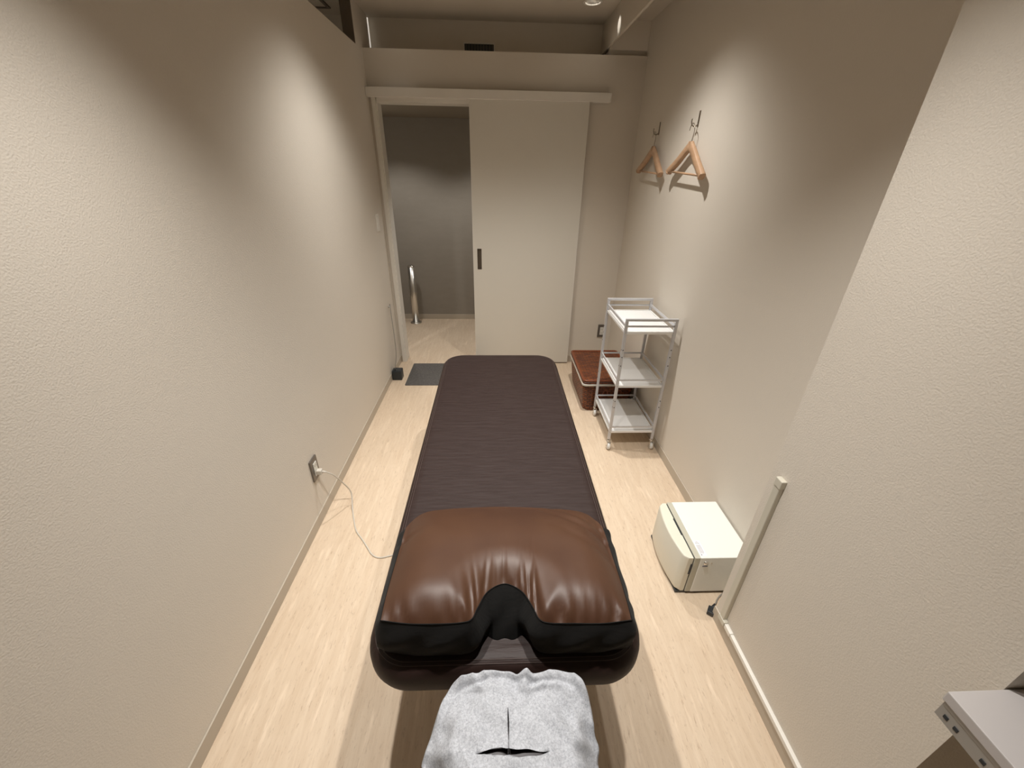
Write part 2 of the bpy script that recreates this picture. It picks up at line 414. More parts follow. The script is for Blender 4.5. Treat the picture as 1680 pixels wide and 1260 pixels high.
# ------------------------------------------------------------ light switch, outlets
t = thing('wall_switch', 'pale light switch on the left wall just before the door frame', 'switch', (XL, 3.29, 1.24))
b = nb(); box(b, XL, XL+.006, 3.255, 3.325, 1.18, 1.30, .002); obj('plate', b, 'white', t)
b = nb(); box(b, XL+.006, XL+.009, 3.27, 3.31, 1.20, 1.28, .001); obj('rocker', b, 'white', t)
def outlet(name, label, origin, ax, plugged):
    """plate 0.07 x 0.12 on a wall; ax 'x': faces +x, ax 'y': faces -y"""
    ox, oy, oz = origin
    t = thing(name, label, 'outlet', origin)
    def bb(u0, u1, d0, d1, z0, z1, m, nm, bev=0):
        b = nb()
        if ax == 'x': box(b, ox+d0, ox+d1, oy+u0, oy+u1, oz+z0, oz+z1, bev)
        else: box(b, ox+u0, ox+u1, oy-d1, oy-d0, oz+z0, oz+z1, bev)
        return obj(nm, b, m, t)
    bb(-.035, .035, 0, .009, -.06, .06, 'plate', 'plate', .003)
    bb(-.016, .016, .009, .0125, -.036, .036, 'socket', 'socket_insert', .001)
    for zc in (.018, -.018):
        b = nb()
        for du in (-.006, .006):
            if ax == 'x': box(b, ox+.0125, ox+.0130, oy+du-.001, oy+du+.001, oz+zc-.005, oz+zc+.005)
            else: box(b, ox+du-.001, ox+du+.001, oy-.0130, oy-.0125, oz+zc-.005, oz+zc+.005)
        obj('slot', b, 'black', t)
    return t
outlet('wall_outlet', 'dark metal outlet plate low on the left wall with a cord plugged in', (XL, 1.578, .298), 'x', True)
outlet('wall_outlet', 'dark outlet plate low on the back wall, partly behind the white trolley', (.972, YB, .312), 'y', False)

# cord plugged in the left outlet
t = thing('power_cord', 'pale power cord running from the left outlet across the floor to under the bed', 'cord', (XL+.03, 1.575, .28))
b = nb(); P = [(XL+.0135, 1.575, .279), (XL+.040, 1.577, .279)]
box(b, XL+.0135, XL+.038, 1.564, 1.588, .268, .291, .003)
obj('plug', b, 'cable', t)
b = nb(); tube(b, [(XL+.036, 1.576, .279), (XL+.052, 1.577, .277), (XL+.062, 1.578, .272)], [.007, .0045, .003], 10); obj('strain_relief', b, 'cable', t)
b = nb()
pts = smoothpts([(XL+.058, 1.578, .273), (-.815, 1.595, .240), (-.795, 1.625, .165), (-.775, 1.650, .075), (-.762, 1.60, .012), (-.735, 1.53, .0035), (-.700, 1.455, .0035), (-.655, 1.40, .0035), (-.615, 1.350, .0035), (-.585, 1.312, .0035), (-.545, 1.292, .0035), (-.483, 1.305, .0035), (-.30, 1.36, .0035), (-.12, 1.42, .0035)], 8)
tube(b, pts, .0034, 8); obj('cord', b, 'cable', t)

# ------------------------------------------------------------ hallway post, mat, black box
t = thing('steel_post', 'shiny cylindrical steel post standing in the hallway by its back wall', 'post', (-.943, 4.58, 0))
b = nb(); lathe(b, [(.040, .012), (.040, .655)], -.943, 4.58, 40); obj('tube', b, 'steel', t)
b = nb(); lathe(b, [(.0001, .659), (.036, .660), (.041, .657), (.042, .650), (.0405, .646), (.0001, .646)], -.943, 4.58, 40); obj('cap', b, 'chrome', t)
b = nb(); lathe(b, [(.0001, 0), (.064, 0), (.066, .004), (.062, .010), (.045, .013), (.0001, .013)], -.943, 4.58, 40); f = obj('base_flange', b, 'steel', t)
for k in range(3):
    b = nb(); a = R(30+120*k); lathe(b, [(.0045, .010), (.0045, .015), (.0001, .016)], -.943+.052*math.cos(a), 4.58+.052*math.sin(a), 10)
    obj('screw', b, 'chrome', f)
b = nb(); slab(b, -.765, -.13, 2.995, 3.425, .01, [(0, .0), (0, .004), (.003, .006)], 3, smooth=False)
tag(obj('floor_mat', b, 'mat'), 'flat dark grey carpet mat on the floor behind the bed, before the doorway', 'mat')

t = thing('adapter_box', 'small black cube on the floor at the left wall with a thin cable rising', 'adapter', (-.85, 3.13, 0))
b = nb(); box(b, -.887, -.806, 3.09, 3.17, .002, .084, .006); bx_ = obj('housing', b, 'black', t)
b = nb(); box(b, -.880, -.813, 3.097, 3.163, .0835, .0865, .001); obj('lid', b, 'black', bx_)
b = nb(); lathe(b, [(.007, .084), (.007, .096), (.004, .104)], -.862, 3.11, 12); obj('cable_gland', b, 'black', t)
b = nb()
tube(b, smoothpts([(-.862, 3.11, .095), (-.848, 3.13, .17), (-.842, 3.15, .26), (-.852, 3.19, .42), (-.868, 3.24, .56), (-.874, 3.265, .60), (-.878, 3.28, .612), (-.884, 3.275, .600), (-.886, 3.262, .588)], 8), .0034, 8)
obj('cable', b, 'greycable', t)
b = nb(); tube(b, [(XL, 3.27, .595), (-.876, 3.27, .597)], .004, 8); obj('wall_clip', b, 'socket', t)

# ------------------------------------------------------------ massage bed
BX0, BX1, BY0, BY1, BZ = -.329, .379, .518, 2.385, .56
bed = thing('massage_bed', 'long dark brown vinyl massage bed in the middle of the floor', 'bed', (.024, 1.4, 0))
b = nb()
prof = [(.035, .455), (.018, .460), (.006, .474), (0, .493), (0, .513), (.004, .533), (.012, .548), (.022, .5560), (.034, .5595), (.05, .560)]
rs = (.115, .115, .13, .13)
slab(b, BX0, BX1, BY0, BY1, .1, prof, 14, rs)
obj('cushion', b, 'vinyl', bed)
b = nb()
for ins, z in ((.020, .5548), (.028, .5580)):
    pts = [(x, y, z) for x, y in rrect(BX0+ins, BX1-ins, BY0+ins, BY1-ins, 0, 14, tuple(v-ins for v in rs))]
    tube(b, pts+[pts[0]], .0011, 6, False)
obj('stitched_seam', b, 'thread', bed)
b = nb()
slab(b, BX0+.05, BX1-.05, BY0+.06, BY1-.06, .08, [(0, .375), (0, .457)], 8, smooth=False); obj('base_board', b, 'cushion', bed)
for sx in (-.20, .25):
    for sy in (.85, 2.1):
        b = nb(); box(b, sx-.025, sx+.025, sy-.025, sy+.025, 0.0, .376, .003); lg = obj('leg', b, 'black', bed)
b = nb()
for sy in (.85, 2.1): box(b, -.175, .225, sy-.015, sy+.015, .12, .16)
box(b, .01, .04, .865, 2.085, .12, .16); obj('stretcher', b, 'black', bed)
# bracket and head cushion that carry the paper cover
b = nb(); box(b, -.055, -.03, .40, .70, .385, .41, .003); box(b, .09, .115, .40, .70, .385, .41, .003); box(b, -.055, .115, .33, .41, .41, .43, .004)
box(b, -.01, .07, .33, .39, .43, .56, .004); obj('headrest_bracket', b, 'black', bed)
b = nb()
def ell(cx, cy, rx, ry, z, n=48): return [(cx+rx*math.cos(2*math.pi*k/n), cy+ry*math.sin(2*math.pi*k/n), z) for k in range(n)]
HC = (.028, .345)
rings = []
for ins, z in [(.02, .535), (.005, .545), (0, .560), (.008, .580), (.03, .596), (.06, .604), (.1, .608), (.11, .608)]:
    rings.append([b.verts.new(p) for p in ell(HC[0], HC[1], .128-ins, .112-ins*.9, z)])
for i in range(len(rings)-1):
    for k in range(48): b.faces.new((rings[i][k], rings[i][(k+1) % 48], rings[i+1][(k+1) % 48], rings[i+1][k])).smooth = True
b.faces.new(rings[0]); b.faces.new(rings[-1]); obj('headrest_cushion', b, 'cushion', bed)

# ------------------------------------------------------------ face pillow
def face_pillow():
    t = thing('face_pillow', 'brown leather face pillow with black sides and an arched notch, on the bed end', 'pillow', (.024, .78, BZ))
    # near contour: left corner -> notch -> right corner ; far contour matched to it
    near = smoothpts([(-.268, .572), (-.20, .562), (-.13, .560), (-.080, .562), (-.058, .570), (-.045, .600), (-.022, .645), (.020, .668), (.062, .645), (.086, .600), (.099, .568), (.122, .558), (.18, .557), (.25, .557), (.318, .565)], 8)
    near = [Vector((p.x, p.y)) for p in [Vector((q[0], q[1], 0)) if not hasattr(q, 'x') else q for q in near]]
    n = len(near)
    L_ = [0]
    for i in range(1, n): L_.append(L_[-1]+(near[i]-near[i-1]).length)
    far_ctrl = [(-.282, .905), (-.268, .945), (-.225, .985), (-.14, 1.008), (.02, 1.018), (.19, 1.008), (.285, .985), (.325, .948), (.338, .905)]
    far = smoothpts([(a, c, 0) for a, c in far_ctrl], 24); fl = [0]
    for i in range(1, len(far)): fl.append(fl[-1]+(far[i]-far[i-1]).length)
    def atfar(s):
        d = s*fl[-1]
        for i in range(1, len(far)):
            if fl[i] >= d-1e-9:
                k = (d-fl[i-1])/(fl[i]-fl[i-1]); return far[i-1].lerp(far[i], k)
        return far[-1]
    # spread the far points by x fraction, softened through the notch
    NT = 40
    def seam_z(x, y):
        q = min(max((y-.56)/.44, 0), 1)
        return .682-.012*max(0, (x-.02)/.3) - .098*q**1.35
    grid = []; rnd = random.Random(9)
    gath = [(-.030, .05, .006, .10), (-.012, .03, .007, .12), (.000, .02, .008, .15), (.016, .02, .009, .14), (.052, .05, .007, .10), (.085, .06, .005, .10)]
    for i in range(n):
        s = .5*(L_[i]/L_[-1]) + .5*((near[i].x+.268)/.586)
        p = near[i]; q = atfar(s); row = []
        for j in range(NT+1):
            v = j/NT
            # side edges bulge slightly
            x = p.x+(q.x-p.x)*v; y = p.y+(q.y-p.y)*v
            edge = min(s, 1-s)
            dn = min(math.hypot(x-c_.x, y-c_.y) for c_ in near[::2]) if v > 0 else 0
            ds = max(0, min(x+.272, .322-x))+.004
            crown = (1-(1-min(ds/.11, 1))**2.2)
            cv = (1-(1-min(dn/.10, 1))**2.2)*(1-max(0, (y-.80)/.22)**2.2 if y > .80 else 1)
            z = seam_z(x, y) + .050*crown*cv + .0035*mnoise.noise(Vector((x*11, y*9, 3)))*crown*cv
            # bulge over the seam
            # gathers along the near seam
            a = 1/(1+((dn-.014)/.018)**2)*min(dn/.006, 1)*(1-.6*math.exp(-((p.x-.02)/.07)**4))
            z += .0085*a*math.sin(L_[i]*165+2.2*math.sin(L_[i]*31)+v*14)*(1 if edge > .03 else edge/.03)*(1.0 if L_[i] > L_[-1]*.55 else .45)*(.35+.65*abs(math.sin(L_[i]*19+1)))
            # creases radiating from the arch
            for gx, tx, am, ln in gath:
                d = (x-(gx+tx*(y-.66)*2.0))/.0050
                if y > .62: z -= am*.75*math.exp(-d*d)*math.exp(-max(0, y-.665)/ln*1.8)*min(dn/.01, 1)
            # diagonal creases at right rear
            for c0, am in ((.0, .008), (.06, .005), (-.09, .004)):
                d = ((x-.30)*.72+(y-(.845+c0))*.80)/.010
                if x > .12: z -= am*math.exp(-d*d)*min(1, (x-.12)/.12)*min(edge/.03, 1)
            d = ((x+.27)*-.35+(y-.835)*.9)/.009
            z -= .007*math.exp(-d*d)*math.exp(-((x+.27)/.04)**2)
            row.append(Vector((x, y, z)))
        grid.append(row)
    b = nb(); V = [[b.verts.new(p) for p in row] for row in grid]
    for i in range(n-1):
        for j in range(NT): b.faces.new((V[i][j], V[i+1][j], V[i+1][j+1], V[i][j+1])).smooth = True
    top = obj('leather_top', b, 'leather', t, label='brown leather top panel')
    # boundary loop for side band
    loop = [grid[i][0] for i in range(n)] + [grid[-1][j] for j in range(1, NT+1)] + [grid[i][NT] for i in range(n-2, -1, -1)] + [grid[0][j] for j in range(NT-1, 0, -1)]
    m = len(loop); cen = Vector((.024, .80, 0)); b = nb(); rings = []
    nseg = 9
    for k in range(nseg+1):
        u = k/nseg; ring = []
        for i, p in enumerate(loop):
            a = loop[(i-1) % m]; c = loop[(i+1) % m]; tg = (c-a); nrm = Vector((tg.y, -tg.x, 0))
            nrm = nrm.normalized() if nrm.length > 1e-7 else Vector((0, -1, 0))
            innotch = 1 if (i < n and -.075 < p.x < .115) else 0
            w_ = 0
            if i < n:
                w_ = math.exp(-((p.x-.02)/.062)**4)
            bulge = .016*math.sin(math.pi*u)*(1-.4*w_)
            off = bulge + w_*(.012*u) + (1-w_)*.004*u
            q = p + nrm*off
            q.y -= w_*.062*u*max(0, min(1, (p.y-.56)/.1))
            if i >= n and i < n+NT or i > m-NT: off2 = -.004*u; q.x += (1 if p.x > 0 else -1)*(.006*math.sin(math.pi*u)+.0014*math.sin(i*.55+2*math.sin(i*.21))*math.sin(math.pi*u))
            q.z = p.z + (BZ+.0015-p.z)*u
            q.z += .004*math.sin(i*.55)*math.sin(math.pi*u)*.5
            if n+NT <= i <= m-NT: q = p + nrm*(.003*math.sin(math.pi*u)-.010*u); q.z = p.z + (BZ+.0015-p.z)*u
            if i < n: q += nrm*.004*math.sin(p.x*60+u*7)*math.sin(math.pi*u)
            ring.append(b.verts.new(q))
        rings.append(ring)
    for k in range(nseg):
        for i in range(m): b.faces.new((rings[k][i], rings[k][(i+1) % m], rings[k+1][(i+1) % m], rings[k+1][i])).smooth = True
    obj('side_band', b, 'blackfab', t, label='black stretch fabric sides')
    b = nb(); tube(b, [p+Vector((0, 0, .0003)) for p in [grid[0][j] for j in range(30, 0, -1)]+[grid[i][0] for i in range(n)]+[grid[-1][j] for j in range(1, 31)]], .0013, 6, False); obj('seam_piping', b, 'blackfab', t)
face_pillow()

# ------------------------------------------------------------ paper cover on the headrest
def paper_cover():
    rim_c = [(-.146, .375, .555), (-.128, .425, .575), (-.108, .470, .585), (-.085, .488, .600), (-.045, .491, .607), (-.010, .494, .615), (.025, .492, .612), (.045, .486, .604), (.066, .492, .618), (.082, .486, .606), (.120, .492, .612), (.160, .488, .612), (.188, .470, .602),
             (.203, .430, .585), (.204, .395, .570), (.212, .375, .555), (.206, .350, .53), (.225, .315, .515), (.222, .25, .50), (.19, .20, .50), (.10, .17, .51), (.0, .165, .52), (-.08, .18, .52), (-.105, .22, .515), (-.122, .29, .535), (-.132, .335, .540), (-.152, .358, .535)]
    rim = smoothpts(rim_c+[rim_c[0]], 10)[:-1]
    cx, cy = .023, .36
    ang = sorted([((math.atan2(p.y-cy, p.x-cx)) % (2*math.pi), p) for p in rim], key=lambda a: a[0])
    def rimat(a):
        a %= 2*math.pi
        for i in range(len(ang)):
            a0, p0 = ang[i-1]; a1, p1 = ang[i]
            if i == 0: a0 -= 2*math.pi
            if a0 <= a <= a1: return p0.lerp(p1, (a-a0)/max(a1-a0, 1e-6))
        a0, p0 = ang[-1]; a1, p1 = ang[0]; return p0.lerp(p1, (a-a0)/max(a1+2*math.pi-a0, 1e-6))
    # parameter lines, with a narrow strip at u=0 and v=v0 for the slits
    us = [(-1+i/36) for i in range(36)] + [-.0001, .0001] + [(i+1)/36 for i in range(36)]
    v0 = -.055
    vs = [-1+(v0+1)*i/34 for i in range(34)] + [v0-.0001, v0+.0001] + [v0+(1-v0)*(i+1)/38 for i in range(38)]
    def P(u, v):
        r = math.sqrt(u*u+v*v-u*u*v*v); a = math.atan2(v, u); p = rimat(a)
        x = cx+(p.x-cx)*r; y = cy+(p.y-cy)*r
        ztop = .6135+.004*math.sin(v*3)-.004*r*r
        ex = (x-HC[0])/.120; ey = (y-HC[1])/.104; e = math.sqrt(ex*ex+ey*ey)
        dome = .6125 - .035*max(0, e-.55)**2
        q = max(0, min(1, (r-.62)/.38)); q = q*q*(3-2*q)
        z = dome*(1-q)+p.z*q
        # folds
        z += .0045*math.sin(a*9+r*3)*max(0, r-.45)*(1 if v > 0 else .7)
        z += .005*math.exp(-((r-.80-.05*math.sin(a*3))/.05)**2)*max(0, math.sin(a))
        z -= .007*math.exp(-((r-.90-.03*math.sin(a*5))/.035)**2)*max(0, math.sin(a))
        z += .0035*math.exp(-((x-.022-.03*(y-.36))/.010)**2)*max(0, min(1, (y-.34)/.05))*(1-q)
        z += .0016*math.sin(x*90+y*40)*math.sin(y*75-x*30)+.002*math.sin(x*38-y*52)
        z += (.006*mnoise.noise(Vector((x*20, y*20, 1)))-.011*(abs(mnoise.noise(Vector((x*24+y*10, y*20, 5))))**.7)+.004)*(1+1.8*max(0, r-.55))
        z -= .010*math.exp(-(((x-.075)+(y-.42)*.9)/.02)**2)*math.exp(-((y-.40)/.05)**2)
        z -= .006*math.exp(-((x+.02)/.022)**2)*math.exp(-((y-.39)/.03)**2)
        return Vector((x, y, z))
    def sv(v): # half width of the vertical slit
        return .0016*max(0, 1-((v-.27)/.23)**2) if .04 < v < .50 else .0004 if v0 <= v <= .04 else 0
    def su(u): return .0060*max(0, 1-(u/.40)**2) if abs(u) < .40 else 0
    b = nb(); V = {}
    for i, u in enumerate(us):
        for j, v in enumerate(vs):
            p = P(u, v)
            if i in (36, 37): p.x += (-1 if i == 36 else 1)*sv(v)
            if j == 34 and su(u): p.y -= su(u)
            if j == 35 and su(u): p.y += su(u)*(.6+.4*abs(math.sin(u*9))); p.z += .004*(1-(u/.4)**2)
            V[i, j] = b.verts.new(p)
    for i in range(len(us)-1):
        for j in range(len(vs)-1):
            if i == 36 and vs[j] >= v0 and vs[j+1] < .50 and sv((vs[j]+vs[j+1])/2) > 0: continue
            if j == 34 and (su(us[i]) or su(us[i+1])): continue
            b.faces.new((V[i, j], V[i+1, j], V[i+1, j+1], V[i, j+1])).smooth = True
    bmesh.ops.remove_doubles(b, verts=b.verts, dist=.00025)
    o = obj('face_paper', b, 'paper')
    s = o.modifiers.new('thickness', 'SOLIDIFY'); s.thickness = .0006; s.offset = 1
    tag(o, 'crumpled white non-woven face paper with a slit, draped over the headrest', 'face paper')
paper_cover()

# ------------------------------------------------------------ trolley
def trolley():
    X0, X1, Y0, Y1, ZT = .722, 1.020, 2.108, 2.535, .887
    t = thing('rolling_trolley', 'white three-tier steel trolley on casters against the right wall', 'trolley', ((X0+X1)/2, (Y0+Y1)/2, 0))
    h = .008
    corners = [(X0+h, Y0+h, 1), (X1-h, Y0+h, 1), (X0+h, Y1-h, -1), (X1-h, Y1-h, -1)]
    for cx, cy, s in corners:
        b = nb(); box(b, cx-h, cx+h, cy-h, cy+h, .075, ZT-.014, .002); p = obj('post', b, 'trolley', t)
        for z in (.70, .655, .36, .315, .60):
            if s == 1: b = nb(); lathe(b, [(.0001, 0), (.0034, 0), (.0034, .0008), (.0001, .0008)], cx, z, 12, 'y', Y0-.0009); obj('bolt_hole', b, 'black', p)
            if cx < .9: b = nb(); lathe(b, [(.0001, 0), (.0034, 0), (.0034, .0008), (.0001, .0008)], cy, z, 12, 'x', X0-.0009); obj('bolt_hole', b, 'black', p)
        # caster
        b = nb(); lathe(b, [(.011, .058), (.011, .070), (.0075, .073), (.0075, .085)], cx, cy, 20); 
        box(b, cx-.013, cx-.010, cy-.020, cy+.008, .022, .060, .001); box(b, cx+.010, cx+.013, cy-.020, cy+.008, .022, .060, .001); box(b, cx-.013, cx+.013, cy-.014, cy+.012, .057, .061, .001)
        c = obj('caster', b, 'chrome', t)
        b = nb(); lathe(b, [(.006, -.009), (.020, -.009), (.0235, -.006), (.0240, 0), (.0235, .006), (.020, .009), (.006, .009)], cy-.008, .0242, 28, 'x', cx); obj('wheel', b, 'castor', c)
        b = nb(); lathe(b, [(.004, -.0145), (.004, .0145)], cy-.008, .0242, 12, 'x', cx); obj('axle', b, 'chrome', c)
    # end handles (arches above the top tray)
    for y in (Y0, Y1-2*h):
        b = nb(); box(b, X0, X1, y, y+2*h, ZT-.014, ZT, .0025); obj('handle_bar', b, 'trolley', t)
    # cross bars
    def bar(x0, y0, x1, y1, z, r=.0045, name='rail'):
        b = nb()
        if x0 == x1: box(b, x0-r*.6, x0+r*.6, y0, y1, z-r*1.2, z+r*1.2, .001)
        else: box(b, x0, x1, y0-r*.6, y0+r*.6, z-r*1.2, z+r*1.2, .001)
        obj(name, b, 'trolley', t)
    for zt, zr in ((.806, .842), (.462, .503), (.132, .166)):
        b = nb()
        x0, x1, y0, y1 = X0+.004, X1-.004, Y0+.004, Y1-.004
        box(b, x0+.012, x1-.012, y0+.012, y1-.012, zt-.004, zt, .001)
        for a in ((x0, x1, y0+.001, y0+.012), (x0, x1, y1-.012, y1-.001)): box(b, a[0]+.012, a[1]-.012, a[2], a[3], zt-.010, zt+.004, .001)
        for a in ((x0+.001, x0+.012, y0+.013, y1-.013), (x1-.012, x1-.001, y0+.013, y1-.013)): box(b, a[0], a[1], a[2], a[3], zt-.010, zt+.004, .001)
        obj('tray', b, 'tray', t, label='white tray')
        bar(X0+2*h, Y0+h, X1-2*h, Y0+h, zr); bar(X0+2*h, Y1-h, X1-2*h, Y1-h, zr)
        bar(X0+h, Y0+2*h, X0+h, Y1-2*h, zr, .006); bar(X1-h, Y0+2*h, X1-h, Y1-2*h, zr, .006)
    for z in (.84, .80, .503, .462, .166, .132): b = nb(); lathe(b, [(.0001, -.0025), (.003, -.002), (.0038, 0)], X0+h, z, 12, 'y', Y0); obj('screw', b, 'chrome', t)
trolley()

# ------------------------------------------------------------ wicker basket
def basket():
    X0, X1, Y0, Y1 = .628, 1.030, 2.555, 3.125
    t = thing('wicker_basket', 'dark brown lidded wicker basket with a pale rim, behind the trolley', 'basket', ((X0+X1)/2, (Y0+Y1)/2, 0))
    def wov(name, prof, seg, rs, parent, m, amp=0, ribs=0, cap=True, planar=False):
        b = nb(); uv = b.loops.layers.uv.new('UVMap'); rings = []
        for ins, z in prof:
            rings.append([[x, y, z] for x, y in densify(rrect(X0+ins, X1-ins, Y0+ins, Y1-ins, 0, seg, (rs,)*4), .008)][:])
        n = min(len(r) for r in rings); rings = [resample(r, 220) for r in rings]; n = 220
        V = []
        for r in rings:
            ring = []
            cx, cy = (X0+X1)/2, (Y0+Y1)/2
            for k, p in enumerate(r):
                a = r[(k-1) % n]; c = r[(k+1) % n]; nx, ny = c[1]-a[1], -(c[0]-a[0]); l = math.hypot(nx, ny) or 1
                d = amp*(abs(math.sin(math.pi*ribs*k/n))**.7 if ribs else 0)
                ring.append(b.verts.new((p[0]+nx/l*d, p[1]+ny/l*d, p[2])))
            V.append(ring)
        for i in range(len(V)-1):
            for k in range(n):
                f = b.faces.new((V[i][k], V[i][(k+1) % n], V[i+1][(k+1) % n], V[i+1][k])); f.smooth = True
                us = (k, k+1, k+1, k); zs = (prof[i][1], prof[i][1], prof[i+1][1], prof[i+1][1])
                for l_, u_, z_ in zip(f.loops, us, zs): l_[uv].uv = (u_*1.9/n, z_)
        if cap:
            for ring in (V[0], V[-1]):
                f = b.faces.new(ring)
                for l_ in f.loops: l_[uv].uv = (l_.vert.co.x, l_.vert.co.y)
        return obj(name, b, m, parent)
    def densify(pts, d):
        out = []; n = len(pts)
        for i in range(n):
            a, c = pts[i], pts[(i+1) % n]; l = math.hypot(c[0]-a[0], c[1]-a[1]); k = max(1, int(l/d))
            for j in range(k): out.append((a[0]+(c[0]-a[0])*j/k, a[1]+(c[1]-a[1])*j/k))
        return out
    def resample(pts, n):
        L_ = [0]; P_ = pts+[pts[0]]
        for i in range(1, len(P_)): L_.append(L_[-1]+math.hypot(P_[i][0]-P_[i-1][0], P_[i][1]-P_[i-1][1]))
        out = []; i = 1
        for k in range(n):
            d = L_[-1]*k/n
            while L_[i] < d: i += 1
            q = (d-L_[i-1])/max(L_[i]-L_[i-1], 1e-9); a, c = P_[i-1], P_[i]
            out.append([a[0]+(c[0]-a[0])*q, a[1]+(c[1]-a[1])*q, a[2]])
        return out
    wov('body', [(.045, .004), (.034, .006), (.030, .02), (.024, .07), (.018, .13), (.013, .18), (.010, .222)], 6, .05, t, 'wicker', .0035, 44)
    b = nb()
    rim = rrect(X0+.004, X1-.004, Y0+.004, Y1-.004, 0, 6, (.03,)*4)
    rings = [[b.verts.new((x, y, z)) for x, y in rrect(X0+i_, X1-i_, Y0+i_, Y1-i_, 0, 6, (.03,)*4)] for i_, z in ((.012, .220), (.002, .222), (.000, .229), (.002, .238), (.012, .240))]
    n = len(rings[0])
    for i in range(4):
        for k in range(n): b.faces.new((rings[i][k], rings[i][(k+1) % n], rings[i+1][(k+1) % n], rings[i+1][k])).smooth = True
    b.faces.new(rings[0]); b.faces.new(rings[-1])
    obj('liner_rim', b, 'cable', t, label='pale cloth liner rim')
    lid = wov('lid', [(.006, .240), (.003, .250), (.005, .260), (.014, .264)], 6, .03, t, 'wicker', .002, 44)
    b = nb()
    pts = [(x, y, .264) for x, y in rrect(X0+.011, X1-.011, Y0+.011, Y1-.011, 0, 6, (.02,)*4)]
    tube(b, pts+[pts[0]], .0085, 8, False); obj('braided_edge', b, 'wickeredge', lid)
    for x in (.80, .90):
        b = nb(); tube(b, smoothpts([(x-.02, Y0-.004, .150), (x-.012, Y0-.014, .190), (x, Y0-.016, .2), (x+.012, Y0-.014, .190), (x+.02, Y0-.004, .150)], 4), .004, 8); obj('handle', b, 'wickeredge', t)
basket()

# ------------------------------------------------------------ towel warmer
def warmer():
    X0, X1, Y0, Y1, H = .806, 1.046, 1.080, 1.394, .225
    t = thing('towel_warmer', 'white box-shaped towel warmer on the floor against the right wall', 'towel warmer', ((X0+X1)/2, (Y0+Y1)/2, 0))
    b = nb(); box(b, X0+.024, X1, Y0, Y1, .014, H, .004); obj('body', b, 'bodywhite', t)
    b = nb(); box(b, X0+.001, X0+.024, Y0+.0008, Y1-.0008, .016, H-.0012, .002); obj('front_bezel', b, 'bezel', t, label='grey-beige front bezel')
    b = nb(); box(b, X0-.038, X1-.012, Y0+.006, Y1-.006, .003, .014, .002)
    obj('base', b, 'black', t)
    for y in (Y0+.03, Y1-.03):
        for x in (X0+.04, X1-.03):
            b = nb(); lathe(b, [(.010, 0), (.011, .004)], x, y, 16); obj('foot', b, 'black', t)
    # curved door: bulging toward -x
    b = nb(); n = 20; back = X0-.004
    prof = []
    for k in range(n+1):
        s = k/n; y = Y0+.004+(Y1-Y0-.008)*s; d = .032+.020*(1-(2*s-1)**2)
        e = min(s, 1-s)*(Y1-Y0); 
        if e < .012: d -= .012*(1-e/.012)**2
        prof.append((back-d, y))
    z0, z1 = .018, H-.004
    rows = []
    for ins, z in ((.006, z0), (.001, z0+.004), (0, z0+.012), (0, z1-.006), (.002, z1-.001), (.005, z1)):
        rows.append([b.verts.new((x+ins, y, z)) for x, y in prof] + [b.verts.new((back, Y1-.004, z)), b.verts.new((back, Y0+.004, z))])
    m = len(rows[0])
    for i in range(len(rows)-1):
        for k in range(m): f = b.faces.new((rows[i][k], rows[i][(k+1) % m], rows[i+1][(k+1) % m], rows[i+1][k])); f.smooth = k < n
    b.faces.new(rows[0]); b.faces.new(rows[-1]); d = obj('door', b, 'warmdoor', t)
    b = nb(); box(b, X0-.005, X0+.0015, Y0+.008, Y1-.008, .02, H-.006); obj('gasket', b, 'black', d)
    b = nb(); box(b, back-.005, back+.003, Y0+.002, Y0+.010, .125, .185, .001); obj('grip_recess', b, 'black', d)
    b = nb(); box(b, back-.004, back+.003, Y0+.12, Y0+.215, H-.010, H-.0036, .001); obj('top_grip', b, 'black', d)
    # sticker
    b = nb(); sx0, sx1, sy0, sy1 = .832, .860, Y0+.010, Y0+.088
    box(b, sx0, sx1, sy0, sy1, H-.0002, H+.0006); s = obj('warning_sticker', b, 'sticker', t)
    b = nb(); zz = H+.0008
    tube(b, [(sx0+.006, sy1-.016, zz), (sx0+.022, sy1-.016, zz), (sx0+.014, sy1-.004, zz), (sx0+.006, sy1-.016, zz)], .0007, 5)
    tube(b, [(sx0+.014, sy1-.013, zz), (sx0+.014, sy1-.008, zz)], .0006, 5)
    for k in range(4): box(b, sx0+.006+k*.0045, sx0+.0075+k*.0045, sy0+.010+.004*(k % 2), sy1-.022, zz-.0004, zz)
    box(b, sx0+.004, sx0+.009, sy0+.003, sy0+.008, zz-.0004, zz)
    obj('print', b, 'ink', s)
    # knob on near side
    b = nb(); lathe(b, [(.010, 0), (.010, -.003), (.0075, -.006), (.0001, -.007)], .856, .196, 20, 'y', Y0); obj('latch_knob', b, 'chrome', t)
    b = nb(); lathe(b, [(.004, 0), (.004, -.0015), (.0001, -.002)], .880, .196, 12, 'y', Y0); obj('screw', b, 'chrome', t)
    b = nb(); box(b, .846, .868, Y0-.0006, Y0+.0002, .172, .180); obj('rating_label', b, 'ink', t)
warmer()
t = thing('appliance_cord', 'black plug end of a cord lying on the floor beside the towel warmer', 'cord', (.91, 1.0, 0))
b = nb(); tube(b, smoothpts([(.985, 1.078, .010), (.955, 1.062, .006), (.935, 1.045, .005), (.922, 1.030, .008), (.905, 1.016, .012)], 8), .0028, 8); obj('cord', b, 'greycable', t)
b = nb(); tube(b, [(.912, 1.022, .012), (.900, 1.010, .0135), (.893, 1.003, .014)], [.004, .0075, .009], 12); obj('strain_relief', b, 'black', t)
b = nb(); box(b, -.013, .013, -.017, .017, -.0095, .0095, .003)
